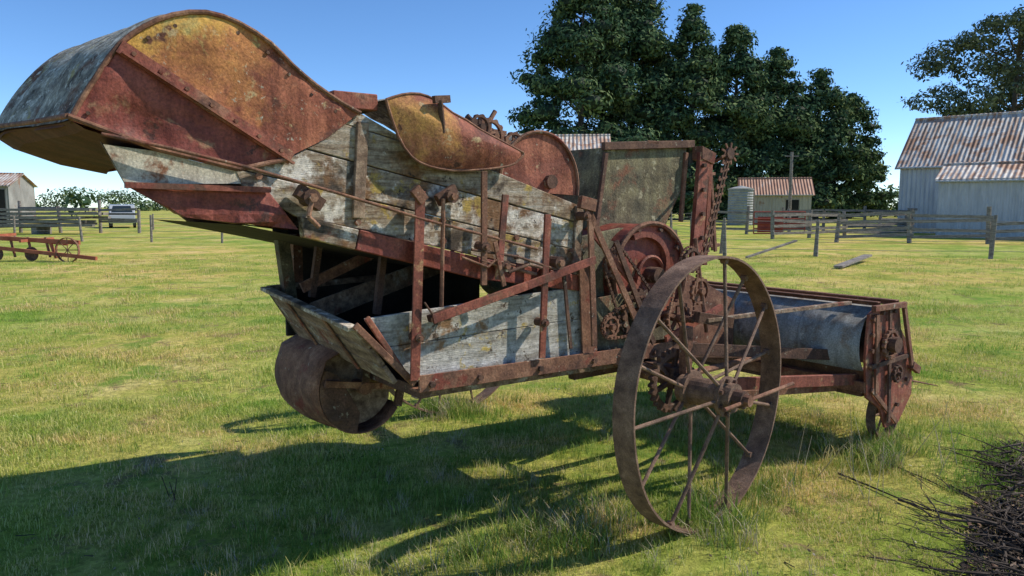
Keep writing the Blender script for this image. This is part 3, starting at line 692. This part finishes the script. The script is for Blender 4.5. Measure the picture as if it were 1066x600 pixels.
for i in range(50):
    y=R(2.4,9); x=R(-.7,.7)*y; a=R(0,6.28); L=R(.03,.12); h.tube((x,y,.012),(x+L*math.cos(a),y+L*math.sin(a),.02),.003,MW,5,.002)
for i in range(1500):
    y=1.9+5*random.random(); x=R(-.8,.85)*y; z=gz(x,y)+.006; a=R(0,6.28); s_=R(.004,.012)
    if noise.noise(Vector((x*1.3,y*1.3,3)))<-.02 and random.random()<.8: continue
    h.add([(x-s_*math.cos(a),y-s_*math.sin(a),z),(x+s_*.6*math.sin(a),y-s_*.6*math.cos(a),z+R(0,.008)),(x+s_*math.cos(a),y+s_*math.sin(a),z+R(0,.012)),(x-s_*.6*math.sin(a),y+s_*.6*math.cos(a),z)],[[0,1,2,3]],random.choice([MW,M['woodbrown'],M['cream']]))
h.build('fallen_sticks')
h=MB()
for i in range(16):
    p=mw@Vector((1.2+R(-.3,.8),-.25+R(-.2,.35),0)); h.tube(p,p+Vector((R(-.15,.15),R(-.1,.1),R(.2,.45))),.0025,MGD,4,.001)
for i in range(3): h.tube((-1.9+R(-.06,.06),3.9+R(-.06,.06),0),(-1.9+R(-.1,.1),3.9,R(.10,.2)),.003,MW,5,.002)
h.build('dry_stalks')

# ------------------------------------------------------------------ TREES
MBK=mat('bark',[(.3,(.05,.04,.03)),(.7,(.16,.13,.1))],3,stretch=(1,1,.2),bump=.5,bscale=10)
MLF=leafmat('conifer_foliage',[(0,(.03,.058,.034)),(.35,(.06,.10,.052)),(.7,(.11,.155,.075)),(1,(.18,.22,.105))],0,(.2,[(.35,(.6,.75,.8)),(.65,(1.4,1.3,1.1))]))
MGU=leafmat('gum_foliage',[(0,(.06,.085,.045)),(.5,(.12,.145,.08)),(1,(.2,.22,.13))],0)
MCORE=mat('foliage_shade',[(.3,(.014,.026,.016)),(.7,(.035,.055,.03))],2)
def foliage(name,lobes,mat_,n,size,parent,flat=.42,fuzz=.22):
    rs=np.array([l[3] for l in lobes]); w=rs**2; w/=w.sum()
    idx=np.random.choice(len(lobes),n,p=w); C_=np.array([l[:3] for l in lobes])[idx]; r=rs[idx]
    st=np.array([[R(.9,1.4),R(.9,1.4),R(.5,.85)] for l in lobes])[idx]
    d=np.random.normal(size=(n,3)); d/=np.linalg.norm(d,axis=1)[:,None]
    lump=1+.25*np.sin(d[:,0]*5+idx)*np.sin(d[:,1]*5+idx*2)*np.sin(d[:,2]*4+idx)
    rad=r*lump*(1-np.abs(np.random.normal(0,fuzz,n)))*(1+.35*np.random.random(n)**4)
    c=C_+d*rad[:,None]*st
    a=np.random.normal(size=(n,3))*.5+d+np.array([0,0,.35]); a/=np.linalg.norm(a,axis=1)[:,None]
    t=np.cross(a,np.random.normal(size=(n,3))); t/=np.linalg.norm(t,axis=1)[:,None]; u=np.cross(a,t)
    s=(size*(.5+np.random.random(n)))[:,None]
    q=np.stack([c-t*s,c+u*s*flat,c+t*s,c-u*s*flat],1).reshape(-1,3)
    me=bpy.data.meshes.new(name); me.from_pydata(q.tolist(),[],[(4*i,4*i+1,4*i+2,4*i+3) for i in range(n)]); me.materials.append(mat_)
    o=bpy.data.objects.new(name,me); COL.objects.link(o); o.parent=parent
def tree(name,x,y,H,prof,n,size,mat_,nl,lr,trunk=.5,core=True):
    e=empty(name,(x,y,0)); lobes=[]
    hs=[p[0] for p in prof]; rr=[p[1] for p in prof]
    for i in range(nl):
        hf=R(hs[0],hs[-1])**.9; hf=max(hs[0],min(hs[-1],hf)); rad=np.interp(hf,hs,rr); a=R(0,6.283); q=rad*math.sqrt(R(.3,1))*(1+.14*math.sin(a*3+hf*9))
        l=lr*R(.5,1.3)*(.45+.55*min(1,rad/max(rr)+.2)); q=max(0,q-l*.5)
        lobes.append((q*math.cos(a),q*math.sin(a),H*hf,l))
    foliage('foliage',lobes,mat_,n,size,e)
    h=MB(); h.tube((0,0,0),(0,0,H*.45),trunk,MBK,10,trunk*.6); h.tube((0,0,H*.45),(.2,0,H*.9),trunk*.6,MBK,8,.08)
    for l in lobes[::3]:
        h.tube((0,0,max(H*.15,l[2]-math.hypot(l[0],l[1])*.6)),l[:3],trunk*.22,MBK,5,.04)
    h.build('trunk_and_limbs',e)
    if core:  # dark blobs added inside the crown to block light, shade in their colour
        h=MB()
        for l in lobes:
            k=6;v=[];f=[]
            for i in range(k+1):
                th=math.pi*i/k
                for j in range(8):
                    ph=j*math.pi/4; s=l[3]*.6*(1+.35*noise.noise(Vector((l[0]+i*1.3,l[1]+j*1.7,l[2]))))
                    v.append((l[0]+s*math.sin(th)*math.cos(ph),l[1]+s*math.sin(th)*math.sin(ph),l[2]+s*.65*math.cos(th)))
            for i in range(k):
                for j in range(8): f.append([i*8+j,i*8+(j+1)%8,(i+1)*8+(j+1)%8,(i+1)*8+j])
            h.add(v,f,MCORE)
        h.build('light_block_core',e)
PF=[(.03,7.2),(.15,8.8),(.33,9.2),(.52,8.2),(.68,6.4),(.82,4.4),(.93,2.4),(1.0,.5)]
def sc(k): return [(a,b*k) for a,b in PF]
tree('cypress_tree',7.8,86,27.5,sc(.88),44000,.25,MLF,190,1.75)
tree('cypress_tree',14.2,91,29.5,sc(.85),42000,.25,MLF,190,1.75)
tree('cypress_tree',20.8,88,24.2,sc(.62),26000,.25,MLF,120,1.6)
tree('cypress_tree',26.4,90,22.4,sc(.66),26000,.25,MLF,120,1.6)
tree('cypress_tree',31.8,92,20.0,sc(.66),22000,.25,MLF,105,1.5)
tree('cypress_tree',37.2,92,17.6,sc(.64),20000,.25,MLF,95,1.45)
tree('cypress_tree',42.5,95,15.4,sc(.55),14000,.25,MLF,70,1.4)
GP=[(.28,3),(.42,7),(.62,9),(.82,7.5),(.97,3)]
tree('gum_tree',51.5,78,21.5,GP,26000,.22,MGU,120,1.45,.5,False)
tree('gum_tree',61,84,20,GP,14000,.22,MGU,70,1.5,.5,False)
e=empty('distant_treeline')
lob=[]
for i in range(150):
    x=R(-190,-8); lob.append((x,R(230,260),R(.5,2.6)+ (3 if -150<x<-125 else 0),R(2,4)))
for i in range(110): lob.append((R(28,75),R(104,118),R(.5,3.4),R(1.5,2.6)))
for i in range(5): lob.append((-49+R(-1,1),84+R(-1,1),R(1.0,2.4),R(.8,1.2)))
foliage('foliage',lob,MLF,20000,.5,e)

# ------------------------------------------------------------------ BUILDINGS
def corr(name,stops,spots=(),pitch=1.3,d='X',rough=.6,st=(4,.6,.6)):
    return mat(name,stops,1.2,stretch=st,rough=rough,metal=.05,bump=.1,bscale=20,spots=spots,wave=(d,pitch,.8))
MR=corr('corrugated_roof_rusty',[(.3,(.28,.14,.085)),(.44,(.42,.29,.21)),(.52,(.57,.52,.46)),(.75,(.68,.65,.6))],[((.36,.18,.10),.8,.50,.12),((.46,.27,.18),.3,.54,.08)])
MWL=corr('corrugated_wall',[(.3,(.36,.375,.39)),(.6,(.50,.515,.53)),(.8,(.58,.59,.6))],[((.3,.2,.14),.7,.66,.1)])
MWD=corr('dull_corrugated_wall',[(.3,(.20,.19,.175)),(.6,(.31,.30,.28)),(.8,(.38,.37,.35))],[((.25,.15,.10),.9,.56,.1)])
MCR=corr('cream_iron_wall',[(.3,(.36,.33,.26)),(.7,(.50,.46,.38))],[((.27,.16,.10),1.2,.6,.1)])
MRR=corr('rusty_roof',[(.3,(.27,.12,.07)),(.55,(.40,.22,.14)),(.8,(.55,.48,.42))])
MTK=mat('water_tank_iron',[(.3,(.24,.25,.24)),(.7,(.38,.39,.38))],2,wave=('Z',1.5,.8),spots=[((.25,.17,.12),2,.6,.1)])
MDK=mat('dark_opening',[(.3,(.01,.01,.01)),(.7,(.025,.022,.02))],2)
MTIM=mat('grey_timber',[(.3,(.10,.09,.075)),(.5,(.22,.19,.165)),(.7,(.35,.32,.28))],4,stretch=(1,1,6),bump=.4,bscale=20)
def gable(name,x,y,rz,L,D,he,hr,wallm,roofm,ov=.25,door=None,wins=()):
    e=empty(name,(x,y,0),rz)
    h=MB(); t=.1
    h.box((0,0,0),(L,t,he),wallm); h.box((0,D-t,0),(L,D,he),wallm)
    for xx in (0,L-t):
        h.xprism([(t+.002,0),(D-t-.002,0),(D-t-.002,he),(D/2,hr-.06),(t+.002,he)],xx+.003,xx+t-.003,wallm)
    h.build('walls',e)
    h=MB()
    for s in (0,1):
        y0=-ov if s==0 else D+ov; z0=he-ov*(hr-he)/(D/2)
        v=[(-ov,y0,z0),(L+ov,y0,z0),(L+ov,D/2,hr),(-ov,D/2,hr)]; v=v+[(p[0],p[1],p[2]+.06) for p in v]
        h.add(v,[[0,1,2,3],[7,6,5,4],[0,4,5,1],[1,5,6,2],[2,6,7,3],[3,7,4,0]],roofm)
    h.tube((-ov,D/2,hr+.06),(L+ov,D/2,hr+.06),.09,roofm,8)
    h.build('roof',e)
    h=MB()
    if door: h.box((door[0],-.04,0),(door[1],-.003,door[2]),door[3])
    for (a,b_,c_,d_) in wins:
        h.box((a,-.03,b_),(c_,-.003,d_),MDK); h.beam((a,-.04,b_),(c_,-.04,b_),.04,.06,MTIM)
    h.tube((-.1,-ov-.05,he-.12),(L+.1,-ov-.05,he-.12),.06,wallm,8)
    h.build('openings_and_gutter',e)
    return e
gable('corrugated_shed',23.2,45,math.radians(-42),16,7.5,3.95,6.95,MWL,MR)
gable('lean_to_shed',21.8,38.4,math.radians(-40),9,3.6,2.95,3.7,MWL,MR,ov=.15)
gable('cream_shed',19.6,64,math.radians(-14),5.6,4.2,2.6,3.9,MCR,MRR,door=(3.6,4.6,2.1,MDK))
gable('hay_shed',-6,43,math.radians(-4),11.5,10,3.1,5.9,MWL,MR,ov=.3,door=(2,9,2.8,MDK))
gable('machinery_shed',-53.5,62,math.radians(14),10.5,6,3.4,4.4,MWD,MR,door=(3,10.2,3.0,MDK))
gable('farm_shed',-13,120,.1,14,8,3.5,5,MWL,MRR)
h=MB(); e=empty('water_tank',(18.9,62,0))
v=[];n=24
for z,r in ((0,1.0),(2.9,1.0),(2.9,1.06),(3.0,1.06),(3.25,.1)):
    for i in range(n): a=i*2*math.pi/n; v.append((r*math.cos(a),r*math.sin(a),z))
h.add(v,[[k*n+i,k*n+(i+1)%n,(k+1)*n+(i+1)%n,(k+1)*n+i] for k in range(4) for i in range(n)],MTK)
h.tube((1.1,0,0),(1.1,0,2.9),.04,MTIM); h.build('tank_body',e)
h=MB(); h.tube((20.4,55,0),(20.4,55,5.5),.14,MTIM,8,.11); h.beam((19.9,55,5.2),(20.9,55,5.2),.08,.08,MTIM); h.build('power_pole')
MWIRE=mat('fence_wire',[(.3,(.12,.12,.12)),(.7,(.25,.25,.24))],5)
def wirefence(name,pts,hh=1.15,step=3.,wires=4,post=.06):
    h=MB()
    for a,b_ in zip(pts[:-1],pts[1:]):
        a=Vector((*a,0));b_=Vector((*b_,0)); L=(b_-a).length; k=max(1,int(L/step))
        for i in range(k+1):
            p=a.lerp(b_,i/k)+Vector((R(-.05,.05),R(-.05,.05),0)); hp=hh*R(.92,1.12); h.tube(p,p+Vector((R(-.06,.06),R(-.04,.04),hp)),post*R(.8,1.2),MTIM,7,post*.8)
        for w in range(wires):
            z=hh*(.2+.75*w/(wires-1))
            for i in range(k):
                p=a.lerp(b_,i/k);q=a.lerp(b_,(i+1)/k);md=(p+q)/2; h.path([p+Vector((0,0,z)),md+Vector((0,0,z-.03)),q+Vector((0,0,z))],.007,MWIRE,4)
    h.build(name)
def railfence(name,a,b_,hh=1.3,step=2.4,rails=4):
    h=MB(); a=Vector((*a,0));b_=Vector((*b_,0)); k=max(1,int((b_-a).length/step))
    for i in range(k+1):
        p=a.lerp(b_,i/k)+Vector((R(-.12,.12),0,0)); h.tube(p,p+Vector((R(-.1,.1),0,hh*R(.9,1.3))),.10,MTIM,8,.09)
        if i<k:
            q=a.lerp(b_,(i+1)/k)
            for r_ in range(rails):
                if random.random()<.16: continue
                z=hh*(.22+.72*r_/(rails-1)); d=Vector((0,-.12,0)); h.beam(p+d+Vector((0,0,z+R(-.1,.1))),q+d+Vector((0,0,z+R(-.1,.1))),.04,.13,MTIM)
    h.build(name)
wirefence('wire_fence',[(6.9,24),(9.6,23.5),(14.5,22.5),(26,20)],1.2,2.6)
wirefence('wire_fence',[(7,25),(8,45),(14,58)],1.1,5)
railfence('timber_yard_fence',(14.4,33),(26,30),1.3); railfence('timber_yard_fence',(12.5,36),(22,41),1.2)
railfence('timber_yard_fence',(10.5,42),(18.5,42.5),1.3,2.6,3); railfence('timber_yard_fence',(17,47),(28,43),1.4,2.2,4)
railfence('timber_yard_fence',(-42,46),(-22,44),1.5,2.4,5)
wirefence('wire_fence',[(-30,36),(-9,31.5),(7,27)],1.1,3.2)
wirefence('wire_fence',[(-24,50),(-4,60)],1.1,4)
MRED=mat('faded_red_paint',[(.3,(.25,.045,.03)),(.7,(.38,.09,.06))],4)
h=MB(); e=empty('red_gate',(12.3,38,0))
h.tube((0,0,.2),(0,0,1.3),.03,MRED); h.tube((2.6,0,.2),(2.6,0,1.3),.03,MRED)
for z in (.2,.45,.7,.95,1.3): h.tube((0,0,z),(2.6,0,z),.03,MRED)
h.box((.2,.03,.25),(1.5,.05,1.05),MRED); h.build('gate_frame',e)
h=MB(); h.beam((8.3,18.9,.06),(10.3,21.5,.18),.22,.05,MTIM); h.beam((7.1,22.5,.05),(9.0,23.6,.5),.1,.05,MTIM); h.build('fallen_plank')
h=MB(); e=empty('timber_stack',(-29,42,0))
for k in range(5):
    for j in range(4): h.beam((-7+R(-.6,.6),j*.35,.5+k*.22),(5+R(-1,1),j*.35,.5+k*.22),.28,.13,MTIM)
for x in (-6,-2,2): h.box((x,-.1,0),(x+.3,1.3,.38),MTIM)
h.build('planks',e)
MOR=mat('orange_red_paint',[(.3,(.26,.07,.035)),(.6,(.42,.13,.07)),(.8,(.5,.22,.13))],3)
h=MB(); e=empty('old_plough',(-13.6,21.5,0),math.radians(-6))
h.beam((-3.0,0,.75),(1.2,0,.55),.08,.12,MOR); h.beam((-3.0,.9,.75),(.6,.3,.5),.07,.1,MOR); h.beam((-2.6,0,.5),(1.9,-.3,.12),.08,.1,MOR); h.beam((-1.8,-.2,.72),(-1.6,1.0,.74),.07,.08,MOR)
h.beam((-.4,-.3,.6),(-.3,.9,.62),.07,.08,MOR); h.beam((.3,0,.55),(.45,0,.1),.05,.08,MOR); h.beam((-2.0,0,.7),(-1.4,-.05,1.15),.04,.06,MOR)
for i in range(6):
    x=-2.6+i*.55; h.beam((x,.0,.7),(x+.12,0,.12),.04,.06,M['rust'])
    if i%2==0: h.cyl((x+.14,.22),.21,-.08,-.05,M['rustdark'],18)
h.build('frame_and_discs',e)
h=MB()
for i in range(20):
    a=i*2*math.pi/20;b_=(i+1)*2*math.pi/20; h.beam((.35*math.cos(a),0,.35*math.sin(a)),(.35*math.cos(b_),0,.35*math.sin(b_)),.08,.02,M['rust'],up=(math.cos(a),0,math.sin(a)))
for i in range(8): a=i*math.pi/4; h.tube((0,0,0),(.34*math.cos(a),0,.34*math.sin(a)),.012,M['rust'])
o=h.build('wheel',e); o.location=(1.0,-.25,.35)
MWH,nt,b=newmat('white_car_paint'); b.inputs['Base Color'].default_value=(.38,.4,.42,1); b.inputs['Roughness'].default_value=.3
MGL,nt,b=newmat('car_glass'); b.inputs['Base Color'].default_value=(.02,.03,.035,1); b.inputs['Roughness'].default_value=.08
h=MB(); e=empty('parked_car',(-27.2,54,0),math.radians(117))
h.prism([(0,.35),(.1,.95),(1.2,1.05),(1.9,1.65),(3.5,1.7),(4.3,1.1),(4.5,.9),(4.5,.35)],0,1.7,MWH)
h.prism([(1.4,1.1),(1.95,1.58),(2.6,1.62),(2.6,1.1)],-.01,1.71,MGL); h.prism([(2.7,1.1),(2.7,1.62),(3.4,1.62),(3.9,1.15)],-.01,1.71,MGL)
h.add([(1.28,.15,1.13),(1.28,1.55,1.13),(1.80,1.42,1.60),(1.80,.28,1.60)],[[0,1,2,3]],MGL)
h.build('body',e,bevel=.05)
h=MB()
for x in (.9,3.6):
    for yy in (-.03,1.53): h.cyl((x,.33),.33,yy,yy+.2,MDK,20); h.cyl((x,.33),.18,yy-.01,yy+.21,MWH,12)
h.build('wheels',e)

# ------------------------------------------------------------------ LIGHT / SKY / CAMERA
sd=Vector((.98,.17,0)).normalized(); el=math.radians(43)
dirv=Vector((sd.x*math.cos(el),sd.y*math.cos(el),math.sin(el)))
sl=bpy.data.lights.new('sun','SUN'); sl.energy=5.0; sl.angle=math.radians(.53); sl.color=(1,.93,.81)
so=bpy.data.objects.new('sun',sl); COL.objects.link(so); so.rotation_euler=dirv.to_track_quat('Z','Y').to_euler(); so.location=(20,10,30)
w=bpy.data.worlds.new('World'); bpy.context.scene.world=w; w.use_nodes=True; nt=w.node_tree
sk=nt.nodes.new('ShaderNodeTexSky'); sk.sky_type='NISHITA'; sk.sun_disc=False; sk.sun_elevation=el; sk.sun_rotation=math.atan2(sd.x,sd.y)
sk.air_density=.7; sk.dust_density=.0; sk.ozone_density=4; sk.altitude=800
hs=nt.nodes.new('ShaderNodeHueSaturation'); hs.inputs['Saturation'].default_value=1.12; hs.inputs['Value'].default_value=1.3
nt.links.new(sk.outputs[0],hs.inputs['Color']); nt.links.new(hs.outputs[0],nt.nodes['Background'].inputs[0]); nt.nodes['Background'].inputs[1].default_value=.15
cd=bpy.data.cameras.new('camera'); cd.sensor_width=36; cd.lens=36*775/1066; cd.clip_end=3000; cd.clip_start=.05
c=bpy.data.objects.new('camera',cd); COL.objects.link(c); c.location=(0,0,1.6); c.rotation_euler=(math.radians(83.7),0,0)
sc_=bpy.context.scene; sc_.camera=c
sc_.view_settings.view_transform='Standard'; sc_.view_settings.look='None'; sc_.view_settings.exposure=0
